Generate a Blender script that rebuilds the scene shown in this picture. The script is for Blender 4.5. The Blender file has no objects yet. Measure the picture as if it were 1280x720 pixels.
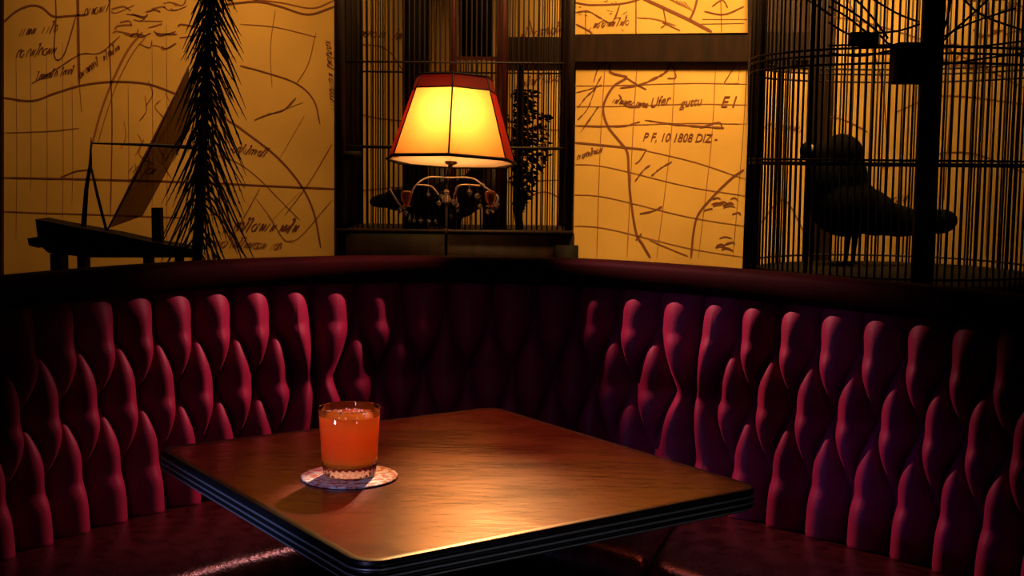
import bpy, bmesh, math, random
from mathutils import Vector, Matrix, noise
C = bpy.context.scene.collection
PI = math.pi
rnd = random.Random(7)

# ------------------------------------------------------------------ camera
F, HZ, ROLL, EYE = 1595.0, 195.0, 0.01, 1.14
PITCH = math.atan((360 - HZ) / F)
cam = bpy.data.cameras.new('camera'); camo = bpy.data.objects.new('camera', cam); C.objects.link(camo)
cam.sensor_width = 36; cam.lens = F / 1280 * 36; cam.clip_start = 0.05
camo.matrix_world = Matrix.Translation((0, 0, EYE)) @ Matrix.Rotation(PI / 2 - PITCH, 4, 'X') @ Matrix.Rotation(ROLL, 4, 'Z')
bpy.context.scene.camera = camo

def ray(px, py):
    a, b = px - 640, py - 360
    c, s = math.cos(ROLL), math.sin(ROLL)
    x = (c * a + s * b) / F; y = -(-s * a + c * b) / F
    return Vector((x, math.cos(PITCH) + y * math.sin(PITCH), -math.sin(PITCH) + y * math.cos(PITCH)))
def at(px, py, Y):
    r = ray(px, py); return Vector((0, 0, EYE)) + r * (Y / r.y)
def on_plane(px, py, p0, n):
    r = ray(px, py); o = Vector((0, 0, EYE))
    return o + r * ((p0 - o).dot(n) / r.dot(n))

# ------------------------------------------------------------------ materials
def mat(name, col, rough=0.5, metal=0.0, spec=0.5, **k):
    m = bpy.data.materials.new(name); m.use_nodes = True
    b = m.node_tree.nodes['Principled BSDF']
    b.inputs['Base Color'].default_value = (*col, 1); b.inputs['Roughness'].default_value = rough
    b.inputs['Metallic'].default_value = metal; b.inputs['Specular IOR Level'].default_value = spec
    for n, v in k.items(): b.inputs[n.replace('_', ' ')].default_value = v
    return m
def noisy(m, c1, c2, scale, detail=4, bump=0.0, bscale=None, stretch=(1, 1, 1), lo=0.35, hi=0.65, rot=(0, 0, 0), rr=None):
    nt = m.node_tree; b = nt.nodes['Principled BSDF']
    tc = nt.nodes.new('ShaderNodeTexCoord'); mp = nt.nodes.new('ShaderNodeMapping'); mp.inputs['Scale'].default_value = stretch
    mp.inputs['Rotation'].default_value = rot
    nt.links.new(tc.outputs['Object'], mp.inputs['Vector'])
    n = nt.nodes.new('ShaderNodeTexNoise'); n.inputs['Scale'].default_value = scale; n.inputs['Detail'].default_value = detail
    nt.links.new(mp.outputs[0], n.inputs['Vector'])
    r = nt.nodes.new('ShaderNodeValToRGB'); r.color_ramp.elements[0].position = lo; r.color_ramp.elements[1].position = hi
    r.color_ramp.elements[0].color = (*c1, 1); r.color_ramp.elements[1].color = (*c2, 1)
    nt.links.new(n.outputs['Fac'], r.inputs['Fac']); nt.links.new(r.outputs[0], b.inputs['Base Color'])
    if rr:
        q = nt.nodes.new('ShaderNodeMapRange'); q.inputs['To Min'].default_value = rr[0]; q.inputs['To Max'].default_value = rr[1]
        q.inputs['From Min'].default_value = lo; q.inputs['From Max'].default_value = hi
        nt.links.new(n.outputs['Fac'], q.inputs['Value']); nt.links.new(q.outputs[0], b.inputs['Roughness'])
    if bump:
        n2 = nt.nodes.new('ShaderNodeTexNoise'); n2.inputs['Scale'].default_value = bscale or scale; n2.inputs['Detail'].default_value = 6
        nt.links.new(mp.outputs[0], n2.inputs['Vector'])
        bp = nt.nodes.new('ShaderNodeBump'); bp.inputs['Strength'].default_value = bump; bp.inputs['Distance'].default_value = 0.004
        nt.links.new(n2.outputs['Fac'], bp.inputs['Height']); nt.links.new(bp.outputs[0], b.inputs['Normal'])
    return m
def translucent(name, col, t=0.6, rough=0.7):
    m = bpy.data.materials.new(name); m.use_nodes = True; nt = m.node_tree
    b = nt.nodes['Principled BSDF']; b.inputs['Base Color'].default_value = (*col, 1); b.inputs['Roughness'].default_value = rough
    tr = nt.nodes.new('ShaderNodeBsdfTranslucent'); tr.inputs['Color'].default_value = (*col, 1)
    mx = nt.nodes.new('ShaderNodeMixShader'); mx.inputs[0].default_value = t
    nt.links.new(b.outputs[0], mx.inputs[1]); nt.links.new(tr.outputs[0], mx.inputs[2])
    nt.links.new(mx.outputs[0], nt.nodes['Material Output'].inputs['Surface'])
    return m

velvet = mat('burgundy_velvet', (0.3, 0.01, 0.05), 0.6, 0, 0.2, Sheen_Weight=0.16, Sheen_Roughness=0.25, Sheen_Tint=(1.0, 0.12, 0.32, 1))
noisy(velvet, (0.12, 0.0025, 0.022), (0.155, 0.0035, 0.028), 22, 4, 0.12, 260)
leather = noisy(mat('oxblood_leather', (0.06, 0.004, 0.004), 0.36), (0.012, 0.0008, 0.0008), (0.024, 0.0014, 0.001), 30, 5, 0.25, 160, rr=(0.24, 0.34))
rail_m = noisy(mat('dark_red_vinyl', (0.035, 0.003, 0.004), 0.7, 0, .04, Specular_Tint=(1, .35, .3, 1)), (0.006, 0.0005, 0.0006), (0.010, 0.0008, 0.0008), 14, 3, 0.1, 120)
black_m = mat('black_board', (0.005, 0.003, 0.003), 0.7, 0, .12)
table_m = noisy(mat('table_leather', (0.1, 0.01, 0.004), 0.33, 0, .8, Specular_Tint=(1, .5, .2, 1), Coat_Weight=.3, Coat_Roughness=.36, Coat_Tint=(1, .6, .4, 1)), (0.085, 0.002, 0.0006), (0.12, 0.0035, 0.001), 6, 8, 0.2, 26, stretch=(1, 2.6, 1), rot=(0, 0, math.radians(34)), rr=(0.16, 0.24))
rubber = mat('black_edge', (0.006, 0.006, 0.008), 0.35)
alu = mat('brushed_edge_metal', (0.5, 0.5, 0.55), 0.35, 0.8)
darkwood = noisy(mat('dark_wood', (0.03, 0.01, 0.006), 0.55, 0, .2), (0.008, 0.0025, 0.002), (0.02, 0.006, 0.003), 8, 5, 0.1, 40, stretch=(6, 6, 1))
redwood = noisy(mat('red_brown_wood', (0.12, 0.02, 0.015), 0.4), (0.06, 0.009, 0.007), (0.11, 0.02, 0.014), 8, 5, 0.1, 40, stretch=(8, 8, 1))
cage_m = mat('dark_iron', (0.018, 0.008, 0.006), 0.55, 0.0, .3)
bird_m = noisy(mat('black_feathers', (0.01, 0.008, 0.008), 0.8, 0, 0.05), (0.002, 0.0015, 0.0015), (0.004, 0.003, 0.003), 30, 3, 0.3, 60)
bone = mat('pale_bone', (0.45, 0.35, 0.25), 0.6)
paper = noisy(mat('parchment', (0.6, 0.36, 0.1), 0.8, 0, 0.2), (0.50, 0.29, 0.075), (0.66, 0.40, 0.115), 3.2, 8, 0.06, 50, lo=0.3, hi=0.7)
ink = mat('brown_ink', (0.15, 0.04, 0.012), 0.8)
ink2 = mat('faded_ink', (0.26, 0.09, 0.025), 0.8)
floor_m = noisy(mat('dark_floor_carpet', (0.02, 0.008, 0.008), 0.9), (0.015, 0.006, 0.006), (0.03, 0.012, 0.01), 12, 4, 0.2, 90)
wall_m = noisy(mat('dark_brown_plaster', (0.05, 0.02, 0.012), 0.8), (0.04, 0.016, 0.01), (0.06, 0.025, 0.014), 5, 4, 0.1, 60)
amber_shade = translucent('amber_shade_fabric', (0.95, 0.43, 0.085), 0.62)
white_disc = translucent('white_inside_disc', (0.95, 0.85, 0.65), 0.6)
nt = amber_shade.node_tree
red_shade = translucent('red_shade_fabric', (0.2, 0.007, 0.004), 0.4)
collar_m = translucent('dark_red_collar', (0.09, 0.006, 0.004), 0.4)
brass = mat('old_brass', (0.5, 0.28, 0.09), 0.3, 1.0)
silver = mat('silvered_metal', (0.85, 0.78, 0.78), 0.35, 0.5)
ivory = mat('candle_socket', (0.7, 0.4, 0.2), 0.5)
amberglass = mat('amber_glass', (0.8, 0.28, 0.05), 0.15, 0, 0.5, Transmission_Weight=0.6)
crystal = mat('crystal', (0.95, 0.9, 0.9), 0.05, 0, 0.5, Transmission_Weight=0.8, IOR=1.5)
fir_m = noisy(mat('dark_fir_needles', (0.02, 0.012, 0.012), 0.7), (0.012, 0.008, 0.009), (0.045, 0.02, 0.016), 60, 3)
sail_m = bpy.data.materials.new('thin_brown_cloth')
sail_m.use_nodes = True; nt = sail_m.node_tree
tb = nt.nodes.new('ShaderNodeBsdfTransparent'); tb.inputs[0].default_value = (0.75, 0.65, 0.5, 1)
mx = nt.nodes.new('ShaderNodeMixShader'); mx.inputs[0].default_value = 0.5
nt.nodes['Principled BSDF'].inputs['Base Color'].default_value = (0.12, 0.05, 0.02, 1); nt.nodes['Principled BSDF'].inputs['Roughness'].default_value = 0.9
nt.links.new(tb.outputs[0], mx.inputs[1]); nt.links.new(nt.nodes['Principled BSDF'].outputs[0], mx.inputs[2])
nt.links.new(mx.outputs[0], nt.nodes['Material Output'].inputs['Surface'])

# ------------------------------------------------------------------ mesh helpers
def obj(name, bm, m, parent=None, smooth=True):
    me = bpy.data.meshes.new(name); bm.normal_update(); bm.to_mesh(me); bm.free()
    if smooth:
        for p in me.polygons: p.use_smooth = True
    me.materials.append(m)
    o = bpy.data.objects.new(name, me); C.objects.link(o)
    if parent:
        o.parent = parent
        T = parent
        while T and T.type != 'EMPTY': T = T.parent
        if T: o.matrix_local = T.matrix_basis.inverted() if parent == T else Matrix()
    return o
def thing(name, label, cat, loc=(0, 0, 0), group=None):
    o = bpy.data.objects.new(name, None); C.objects.link(o); o.location = loc; o.empty_display_size = 0.05
    o.matrix_basis = Matrix.Translation(loc)
    o['label'] = label; o['category'] = cat
    if group: o['group'] = group
    return o
def tag(o, label, cat, group=None):
    o['label'] = label; o['category'] = cat
    if group: o['group'] = group
    return o
def struct(name, bm, m, parent=None, smooth=False):
    o = obj(name, bm, m, parent, smooth)
    if not parent: o['kind'] = 'structure'
    return o
def NB(): return bmesh.new()
def hexa(bm, pts):   # 8 points: bottom ring 0-3, top ring 4-7
    v = [bm.verts.new(p) for p in pts]
    for f in ((3, 2, 1, 0), (4, 5, 6, 7), (0, 1, 5, 4), (1, 2, 6, 5), (2, 3, 7, 6), (3, 0, 4, 7)):
        bm.faces.new([v[i] for i in f])
def box(bm, a, b, M=None):
    (x0, y0, z0), (x1, y1, z1) = a, b
    p = [Vector(q) for q in ((x0, y0, z0), (x1, y0, z0), (x1, y1, z0), (x0, y1, z0), (x0, y0, z1), (x1, y0, z1), (x1, y1, z1), (x0, y1, z1))]
    if M: p = [M @ q for q in p]
    hexa(bm, p)
def bevel(bm, w=0.004, seg=2):
    bmesh.ops.bevel(bm, geom=[e for e in bm.edges if len(e.link_faces) == 2 and e.calc_face_angle(0) > 0.5], offset=w, segments=seg, affect='EDGES', profile=0.5)
def tube(bm, pts, r, n=8, cap=True, closed=False):
    pts = [Vector(p) for p in pts]; N = len(pts)
    if not isinstance(r, (list, tuple)): r = [r] * N
    rings = []; up = None
    for i, p in enumerate(pts):
        if closed: t = pts[(i + 1) % N] - pts[i - 1]
        else: t = pts[min(i + 1, N - 1)] - pts[max(i - 1, 0)]
        t.normalize()
        if up is None: up = Vector((0, 0, 1)) if abs(t.z) < 0.9 else Vector((1, 0, 0))
        a = t.cross(up)
        if a.length < 1e-4: a = t.cross(Vector((0.3, 1, 0)))
        a.normalize(); b = a.cross(t); up = b
        rings.append([bm.verts.new(p + (a * math.cos(2 * PI * k / n) + b * math.sin(2 * PI * k / n)) * r[i]) for k in range(n)])
    M = N if closed else N - 1
    for i in range(M):
        A, B = rings[i], rings[(i + 1) % N]
        for k in range(n): bm.faces.new((A[k], A[(k + 1) % n], B[(k + 1) % n], B[k]))
    if cap and not closed:
        bm.faces.new(rings[0][::-1]); bm.faces.new(rings[-1])
def lathe(bm, prof, c=(0, 0, 0), n=32, M=None, rib=None):
    c = Vector(c); rings = []
    for i, (r, z) in enumerate(prof):
        if r < 1e-6:
            p = Vector((0, 0, z)) + c
            rings.append([bm.verts.new(M @ p if M else p)])
        else:
            R = []
            for k in range(n):
                rr = r * (rib(i, k, n) if rib else 1)
                p = Vector((rr * math.cos(2 * PI * k / n), rr * math.sin(2 * PI * k / n), z)) + c
                R.append(bm.verts.new(M @ p if M else p))
            rings.append(R)
    for A, B in zip(rings, rings[1:]):
        if len(A) == 1 and len(B) == 1: continue
        for k in range(n):
            if len(A) == 1: bm.faces.new((A[0], B[k], B[(k + 1) % n]))
            elif len(B) == 1: bm.faces.new((A[k], A[(k + 1) % n], B[0]))
            else: bm.faces.new((A[k], A[(k + 1) % n], B[(k + 1) % n], B[k]))
def ball(bm, c, r, M=None, sub=3):
    g = bmesh.ops.create_icosphere(bm, subdivisions=sub, radius=1.0)
    r = r if isinstance(r, (tuple, list)) else (r, r, r)
    T = Matrix.Translation(c) @ (M or Matrix()) @ Matrix.Diagonal((*r, 1))
    bmesh.ops.transform(bm, matrix=T, verts=g['verts'])
def grid(bm, fn, nu, nv, flip=False):
    V = [[bm.verts.new(fn(i / (nu - 1), j / (nv - 1))) for j in range(nv)] for i in range(nu)]
    for i in range(nu - 1):
        for j in range(nv - 1):
            f = (V[i][j], V[i + 1][j], V[i + 1][j + 1], V[i][j + 1])
            bm.faces.new(f[::-1] if flip else f)
    return V
def catmull(P, per=24):
    P = [Vector(p) for p in P]; out = []
    for i in range(len(P) - 1):
        a = P[i - 1] if i else P[0] * 2 - P[1]; b, c = P[i], P[i + 1]; d = P[i + 2] if i + 2 < len(P) else P[-1] * 2 - P[-2]
        for k in range(per):
            t = k / per
            out.append(0.5 * ((2 * b) + (c - a) * t + (2 * a - 5 * b + 4 * c - d) * t * t + (3 * b - a - 3 * c + d) * t ** 3))
    out.append(P[-1]); return out
class Path:
    def __init__(s, P, smooth=0):
        q = catmull(P)
        for _ in range(smooth): q = [q[0]] + [(q[i - 1] + q[i] * 2 + q[i + 1]) / 4 for i in range(1, len(q) - 1)] + [q[-1]]
        s.q = q; s.L = [0]
        for a, b in zip(q, q[1:]): s.L.append(s.L[-1] + (b - a).length)
        s.len = s.L[-1]
    def pos(s, l):
        l = min(max(l, 0), s.len - 1e-6); lo, hi = 0, len(s.L) - 1
        while hi - lo > 1:
            m = (lo + hi) // 2
            if s.L[m] <= l: lo = m
            else: hi = m
        t = (l - s.L[lo]) / max(s.L[hi] - s.L[lo], 1e-9); return s.q[lo].lerp(s.q[hi], t)
    def nor(s, l):   # towards the sitters
        t = s.pos(min(l + 0.03, s.len)) - s.pos(max(l - 0.03, 0)); t.normalize(); return Vector((t.y, -t.x))

# ------------------------------------------------------------------ room
bm = NB(); box(bm, (-3.2, -2.2, -0.1), (3.2, 4.6, 0)); struct('floor', bm, floor_m)
bm = NB(); box(bm, (-3.2, -2.2, 2.7), (3.2, 4.6, 2.8)); struct('ceiling', bm, wall_m)
bm = NB(); box(bm, (-3.2, -2.3, 0), (-3.1, 4.6, 2.7)); struct('wall_left', bm, wall_m)
bm = NB(); box(bm, (3.1, -2.3, 0), (3.2, 4.6, 2.7)); struct('wall_right', bm, wall_m)
bm = NB(); box(bm, (-3.2, -2.3, 0), (3.2, -2.2, 2.7)); struct('wall_rear', bm, wall_m)
# back wall in two planes: the right part turned slightly towards the room
WY = 4.15
KX = at(712, 200, WY).x
YAW = math.radians(12)
WP0 = Vector((KX, WY, 0)); WN_R = Vector((-math.sin(YAW), -math.cos(YAW), 0)); WT_R = Vector((math.cos(YAW), -math.sin(YAW), 0))
bm = NB(); box(bm, (-3.1, WY + 0.03, 0), (KX, WY + 0.13, 2.7)); struct('wall_back', bm, wall_m)
bm = NB()
e = WP0 + WT_R * 3.0
off = -WN_R
hexa(bm, [WP0 + off * .03, e + off * .03, e + off * .13, WP0 + off * .13] + [q + Vector((0, 0, 2.7)) for q in (WP0 + off * .03, e + off * .03, e + off * .13, WP0 + off * .13)])
struct('wall_back_right', bm, wall_m)

P_L = (Vector((0, WY, 0)), Vector((0, -1, 0)))
P_R = (WP0, WN_R)
def wl(px, py, lift=0.0): return on_plane(px, py, P_L[0] + P_L[1] * lift, P_L[1])
def wr(px, py, lift=0.0): return on_plane(px, py, P_R[0] + P_R[1] * lift, P_R[1])

def panel(name, fn, n, x0, y0, x1, y1, label=None, thick=0.02):
    bm = NB(); q = [fn(x0, y1), fn(x1, y1), fn(x1, y0), fn(x0, y0)]
    zb = q[0].z; zt = q[2].z
    A = Vector((q[0].x, q[0].y, zb)); B = Vector((q[1].x, q[1].y, zb)); At = Vector((A.x, A.y, zt)); Bt = Vector((B.x, B.y, zt))
    k = -n * thick
    hexa(bm, [A, B, B + k, A + k, At, Bt, Bt + k, At + k])
    o = obj(name, bm, paper, None, False)
    if label: tag(o, label, 'map panel', 'map panels on the wall')
    return o

def stroke(bm, fn, pts, w, lift=0.0015, smooth=True, wob=0.0):
    w *= .8
    """inked line on the panel: thin raised ribbon following the points"""
    P = [Vector((x, y)) for x, y in pts]
    if smooth and len(P) > 2: P = catmull(P, 6)
    L = []
    for i, p in enumerate(P):
        t = P[min(i + 1, len(P) - 1)] - P[max(i - 1, 0)]
        if t.length < 1e-6: t = Vector((1, 0))
        t.normalize(); nn = Vector((-t.y, t.x))
        j = 1 + wob * (rnd.random() - .5)
        ww = w * j * (0.55 if i in (0, len(P) - 1) else 1)
        L.append((p + nn * ww / 2, p - nn * ww / 2))
    prev = None
    for a, b in L:
        va, vb = bm.verts.new(fn(a.x, a.y, lift)), bm.verts.new(fn(b.x, b.y, lift))
        if prev: bm.faces.new((prev[0], prev[1], vb, va))
        prev = (va, vb)
def scribble(bm, fn, x0, y0, x1, y1, h, w=1.4, dens=1.0):
    """a line of slanted hand-written characters"""
    L = math.hypot(x1 - x0, y1 - y0); ux, uy = (x1 - x0) / L, (y1 - y0) / L; vx, vy = uy, -ux
    s = 0
    while s < L:
        adv = h * (0.42 + 0.3 * rnd.random())
        if rnd.random() < 0.13: s += adv; continue
        k = rnd.choice(('up', 'arch', 'loop', 'tall', 'n'))
        hh = h * (1 if k != 'tall' else 1.6)
        T = {'up': [(0, 0), (.35, 1)], 'arch': [(0, 0), (.15, .8), (.5, 1), (.5, .1)], 'loop': [(.5, .9), (.1, .8), (0, .2), (.35, 0), (.55, .5)], 'tall': [(0, -.1), (.5, 1), (.2, .95)],
             'n': [(0, 0), (.25, .9), (.3, .1), (.6, .9)]}[k]
        pts = []
        for a, b in T:
            la = s + a * h + b * hh * 0.3; lb = b * hh
            pts.append((x0 + ux * la + vx * lb + rnd.uniform(-.3, .3), y0 + uy * la + vy * lb + rnd.uniform(-.3, .3)))
        stroke(bm, fn, pts, w * rnd.uniform(.8, 1.4)); s += adv

def text_part(txt, fn, n, px, py, size_px, slope, parent, name='lettering', squeeze=1.0):
    cu = bpy.data.curves.new(name, 'FONT'); cu.body = txt; cu.size = 1.0; cu.shear = 0.35; cu.offset = 0.012; cu.resolution_u = 3
    tmp = bpy.data.objects.new('tmp', cu); C.objects.link(tmp)
    bpy.context.view_layer.update()
    me = bpy.data.meshes.new_from_object(tmp.evaluated_get(bpy.context.evaluated_depsgraph_get()))
    bpy.data.objects.remove(tmp); bpy.data.curves.remove(cu)
    for v in me.vertices:
        x = v.co.x * size_px * squeeze; y = v.co.y * size_px
        v.co = fn(px + x, py - y + x * slope, 0.0018)
    me.materials.clear(); me.materials.append(ink); me.name = name
    o = bpy.data.objects.new(name, me); C.objects.link(o); o.parent = parent
    return o

# --- left map
mapL = panel('wall_map', wl, P_L[1], 4, -40, 420, 356, 'large ochre map panel at the left behind the dark fir tree')
bm = NB(); f2 = NB()
S = lambda pts, w=2.4, b=None, fn=wl, **k: stroke(b if b is not None else bm, fn, pts, w, **k)
S([(4, 28), (20, 14), (38, 7), (52, 9), (66, 20), (84, 20), (110, 18)], 3)
S([(4, 122), (40, 126), (70, 116), (105, 106), (145, 102), (185, 105), (222, 118)], 3)
S([(97, -10), (98, 60), (99, 105)], 4.5); S([(99, 105), (102, 140)], 2)
S([(95, 20), (80, 68), (68, 70), (70, 20), (69, -5)], 2.2)
S([(40, 104), (68, 88), (100, 68), (125, 66), (150, 45)], 2, wob=.8)
S([(137, -10), (137, 60), (140, 150), (138, 270)], 2)
S([(178, 40), (160, 62), (142, 98), (126, 140), (114, 185)], 3.5, f2); S([(182, 46), (166, 66), (148, 100), (132, 145), (122, 180)], 1.5, f2)
S([(4, 222), (110, 224), (250, 228), (330, 232), (418, 236)], 2.6)
S([(4, 264), (50, 266), (120, 268), (230, 272)], 1.8, f2); S([(4, 166), (60, 164), (100, 160)], 1.2, f2)
S([(75, 222), (95, 214), (112, 212)], 1.8)
for x in (20, 38, 58, 78, 90, 160, 190, 208): S([(x, rnd.uniform(20, 120)), (x + 1, 200), (x, rnd.uniform(230, 330))], 0.9, f2)
S([(250, 100), (280, 145), (300, 160), (345, 195), (375, 230), (392, 265), (401, 310)], 3)
S([(300, 82), (330, 90), (370, 104), (392, 125), (400, 155)], 2.2)
S([(278, 6), (320, 2), (350, 8), (385, 18), (418, 8)], 3); S([(290, -4), (350, 3), (390, 10), (418, 0)], 2, f2)
S([(300, 30), (345, 34), (395, 46)], 1.1, f2); S([(344, 12), (338, 60), (340, 110)], 1.1, f2); S([(395, 40), (385, 80), (370, 105)], 1.1, f2)
S([(318, 150), (335, 143), (355, 137), (370, 122)], 2, wob=.9); S([(355, 137), (378, 128)], 1.3)
S([(250, 190), (290, 200), (320, 220), (350, 250), (375, 275)], 1.2, f2); S([(380, 145), (350, 197)], 1, f2); S([(415, 180), (385, 230), (355, 270)], 1, f2)
S([(325, 235), (300, 280), (288, 300)], 1.2, f2); S([(375, 240), (340, 275)], 1, f2); S([(415, 250), (365, 302), (335, 270)], 1, f2)
S([(320, 248), (340, 275), (355, 300), (366, 300)], .9, f2)
for a in ((20, 45, 68, 40, 8), (20, 72, 64, 68, 9), (45, 100, 92, 92, 6), (100, 98, 150, 62, 6), (105, 20, 135, 14, 8)): scribble(bm, wl, *a, 1.5)
scribble(bm, wl, 290, 190, 332, 196, 7, 1.5); scribble(bm, wl, 285, 288, 365, 290, 10, 1.7); scribble(f2, wl, 255, 308, 350, 312, 8, 1.4)
scribble(bm, wl, 407, 50, 414, 140, 6, 1.1); scribble(bm, wl, 160, 215, 188, 218, 9, 1.3)
for k in range(26):
    x, y = rnd.uniform(138, 228), rnd.uniform(0, 60)
    S([(x, y), (x + rnd.uniform(4, 16), y + rnd.uniform(-5, 5)), (x + rnd.uniform(14, 30), y + rnd.uniform(-8, 8))], rnd.uniform(1, 2.8), f2 if k % 2 else bm)
for k in range(14):
    x, y = rnd.uniform(145, 215), rnd.uniform(100, 210)
    S([(x, y), (x + rnd.uniform(-8, 8), y + rnd.uniform(8, 20)), (x + rnd.uniform(-12, 12), y + rnd.uniform(20, 40))], rnd.uniform(.8, 1.6), f2)
obj('ink_drawing', bm, ink, mapL, False); obj('faded_ink_drawing', f2, ink2, mapL, False)
# --- map behind the middle cage
mapC = panel('wall_map', wl, P_L[1], 428, -40, 706, 356, 'ochre map panel behind the centre birdcage and lamp')
bm = NB()
for pts in ([(430, 55), (480, 60), (505, 90)], [(440, 140), (490, 150), (640, 160), (705, 163)], [(430, 240), (560, 230), (705, 225)], [(660, 20), (675, 60), (700, 30)], [(650, 250), (680, 240), (705, 250)]): S(pts, 2)
scribble(bm, wl, 445, 45, 500, 50, 8); scribble(bm, wl, 650, 50, 705, 40, 8); scribble(bm, wl, 645, 110, 705, 100, 7)
obj('ink_drawing', bm, ink, mapC, False)
# --- main map right of the cage
mapR = panel('wall_map', wr, WN_R, 716, 77, 936, 356, 'bright ochre map panel with writing, below the dark beam')
S2 = lambda pts, w=2.4, b=None, **k: stroke(b if b is not None else bm, wr, pts, w, **k)
bm = NB(); f2 = NB()
S2([(762, 80), (763, 90), (775, 94), (783, 97), (768, 107), (758, 122), (754, 138), (760, 158), (774, 176), (784, 190), (786, 215), (788, 245), (795, 290), (803, 305), (813, 322)], 3.6)
S2([(718, 178), (760, 182), (808, 187)], 3); S2([(808, 187), (800, 200), (794, 205)], 2)
S2([(783, 97), (795, 105), (808, 112)], 2.6); S2([(775, 110), (800, 106), (818, 98), (832, 90), (838, 78)], 3, wob=.9); S2([(838, 78), (845, 96), (834, 98)], 2)
S2([(930, 212), (912, 225), (890, 247), (873, 268), (867, 290), (864, 322)], 3.6)
S2([(718, 157), (775, 158), (800, 152)], 2, wob=1); S2([(806, 150), (850, 156), (905, 160)], 2.6, wob=1.2); S2([(875, 160), (898, 153), (903, 160)], 2.4)
S2([(795, 300), (802, 292)], 4); S2([(800, 267), (815, 264), (828, 258)], 2.2, wob=1)
S2([(794, 226), (805, 212), (813, 206)], 2.2, wob=1); S2([(814, 220), (826, 210), (840, 202)], 2.2, wob=1)
S2([(920, 80), (905, 104), (924, 104)], 2.4, smooth=False); S2([(925, 80), (923, 102)], 1.4)
S2([(722, 150), (735, 135), (745, 108), (752, 95)], 1.8, wob=1.4); S2([(722, 135), (732, 122), (745, 110)], 2, wob=1.4); S2([(726, 165), (740, 145), (748, 133)], 2, wob=1.4)
S2([(742, 103), (748, 85), (760, 78)], 1.8)
for x, x2 in ((750, 745), (792, 783), (850, 820), (900, 872), (935, 915)):
    S2([((x + x2) / 2 + 9, 77), ((x + x2) / 2 + 3, 180), (x2 + 1, 322)], 1.2, f2)
for y in (107, 133, 157, 205, 243, 282):
    S2([(716, y), (760, y + 4 if y > 180 else y), (860, y + 28 if y > 180 else y - 3), (934, y + 40 if y > 180 else y - 2)], 1.2, f2)
S2([(803, 187), (870, 203), (932, 224)], 1.4, f2); S2([(812, 300), (840, 312), (860, 320)], 1.6, f2)
scribble(bm, wr, 722, 200, 752, 190, 5, 1.4)
for k in range(16):
    x, y = rnd.uniform(880, 918), rnd.uniform(248, 318)
    S2([(x, y), (x + rnd.uniform(5, 9), y - 2), (x + rnd.uniform(9, 16), y + rnd.uniform(-4, 2))], rnd.uniform(1.2, 3))
scribble(bm, wr, 762, 128, 808, 134, 5, 1.7)
S2([(774, 118), (782, 132), (800, 134)], 2.2); S2([(718, 116), (735, 112), (752, 106)], 1.4, wob=1.5)
obj('ink_drawing', bm, ink, mapR, False); obj('faded_ink_drawing', f2, ink2, mapR, False)
text_part('Ufer', wr, WN_R, 812, 135, 17, -0.22, mapR, squeeze=.8)
text_part('guttu', wr, WN_R, 850, 134, 15, -0.12, mapR, squeeze=.85)
text_part('E I', wr, WN_R, 900, 134, 20, 0.0, mapR, squeeze=.9)
text_part('P F, 10 1808 DIZ -', wr, WN_R, 803, 176, 15, 0.02, mapR, squeeze=.82)
# --- upper map
mapU = panel('wall_map', wr, WN_R, 716, -40, 936, 43, 'strip of ochre map panel above the dark beam')
bm = NB(); f2 = NB()
S2([(800, -4), (830, 10), (862, 25), (890, 40)], 5); S2([(872, -4), (868, 12), (862, 25)], 3.4); S2([(812, -5), (780, 4), (740, 6), (718, 3)], 2.6)
S2([(718, 16), (735, 14), (750, 22), (765, 28), (775, 6)], 2.2, wob=1); S2([(795, -4), (795, 42)], 3, wob=.8); S2([(732, 14), (732, 42)], 2)
S2([(798, 22), (820, 24), (845, 32)], 2, f2); S2([(828, 28), (850, 38)], 3); S2([(826, 35), (832, 28), (828, 6)], 1.8); S2([(720, 30), (735, 38), (742, 44)], 2.4)
S2([(880, 14), (905, 18), (930, 8)], 2.4); S2([(878, 24), (934, 24)], 1.8, f2); S2([(876, 30), (930, 29)], 1.6); S2([(890, 8), (903, 0), (910, 10)], 2); S2([(901, 0), (902, 40)], 2.2)
for k in range(5): S2([(835 + k * 5, -2 + k), (850 + k * 4, 6 + k * 2)], 1.8, f2)
scribble(bm, wr, 742, 35, 785, 31, 6, 1.6)
for k in range(20):
    x, y = rnd.uniform(720, 795), rnd.uniform(0, 40); S2([(x, y), (x + rnd.uniform(2, 8), y + rnd.uniform(-4, 4))], rnd.uniform(1, 2.4))
obj('ink_drawing', bm, ink, mapU, False); obj('faded_ink_drawing', f2, ink2, mapU, False)
# --- maps behind the right cage
mapN = panel('wall_map', wr, WN_R, 948, 77, 1012, 356, 'narrow ochre map panel behind the left side of the right birdcage')
mapF = panel('wall_map', wr, WN_R, 1034, -40, 1420, 356, 'wide ochre map panel behind the big bird silhouette')
bm = NB()
for pts in ([(1036, 145), (1060, 152), (1085, 165)], [(1036, 20), (1090, 30), (1180, 60), (1280, 110)], [(1120, 140), (1180, 120), (1280, 130)], [(1100, 210), (1200, 190), (1280, 215)],
            [(1180, -10), (1190, 90), (1180, 250)], [(1236, 0), (1240, 110), (1232, 320)], [(1060, 0), (1100, 90), (1110, 200)]): S2(pts, 2)
scribble(bm, wr, 1110, 105, 1160, 100, 9); scribble(bm, wr, 1175, 80, 1230, 90, 8); scribble(bm, wr, 1090, 260, 1140, 250, 8)
for k in range(14):
    x, y = rnd.uniform(1180, 1280), rnd.uniform(0, 75); S2([(x, y), (x + rnd.uniform(5, 20), y + rnd.uniform(-8, 8)), (x + rnd.uniform(15, 30), y + rnd.uniform(-8, 8))], rnd.uniform(1.4, 3))
obj('ink_drawing', bm, ink, mapF, False)
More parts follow.
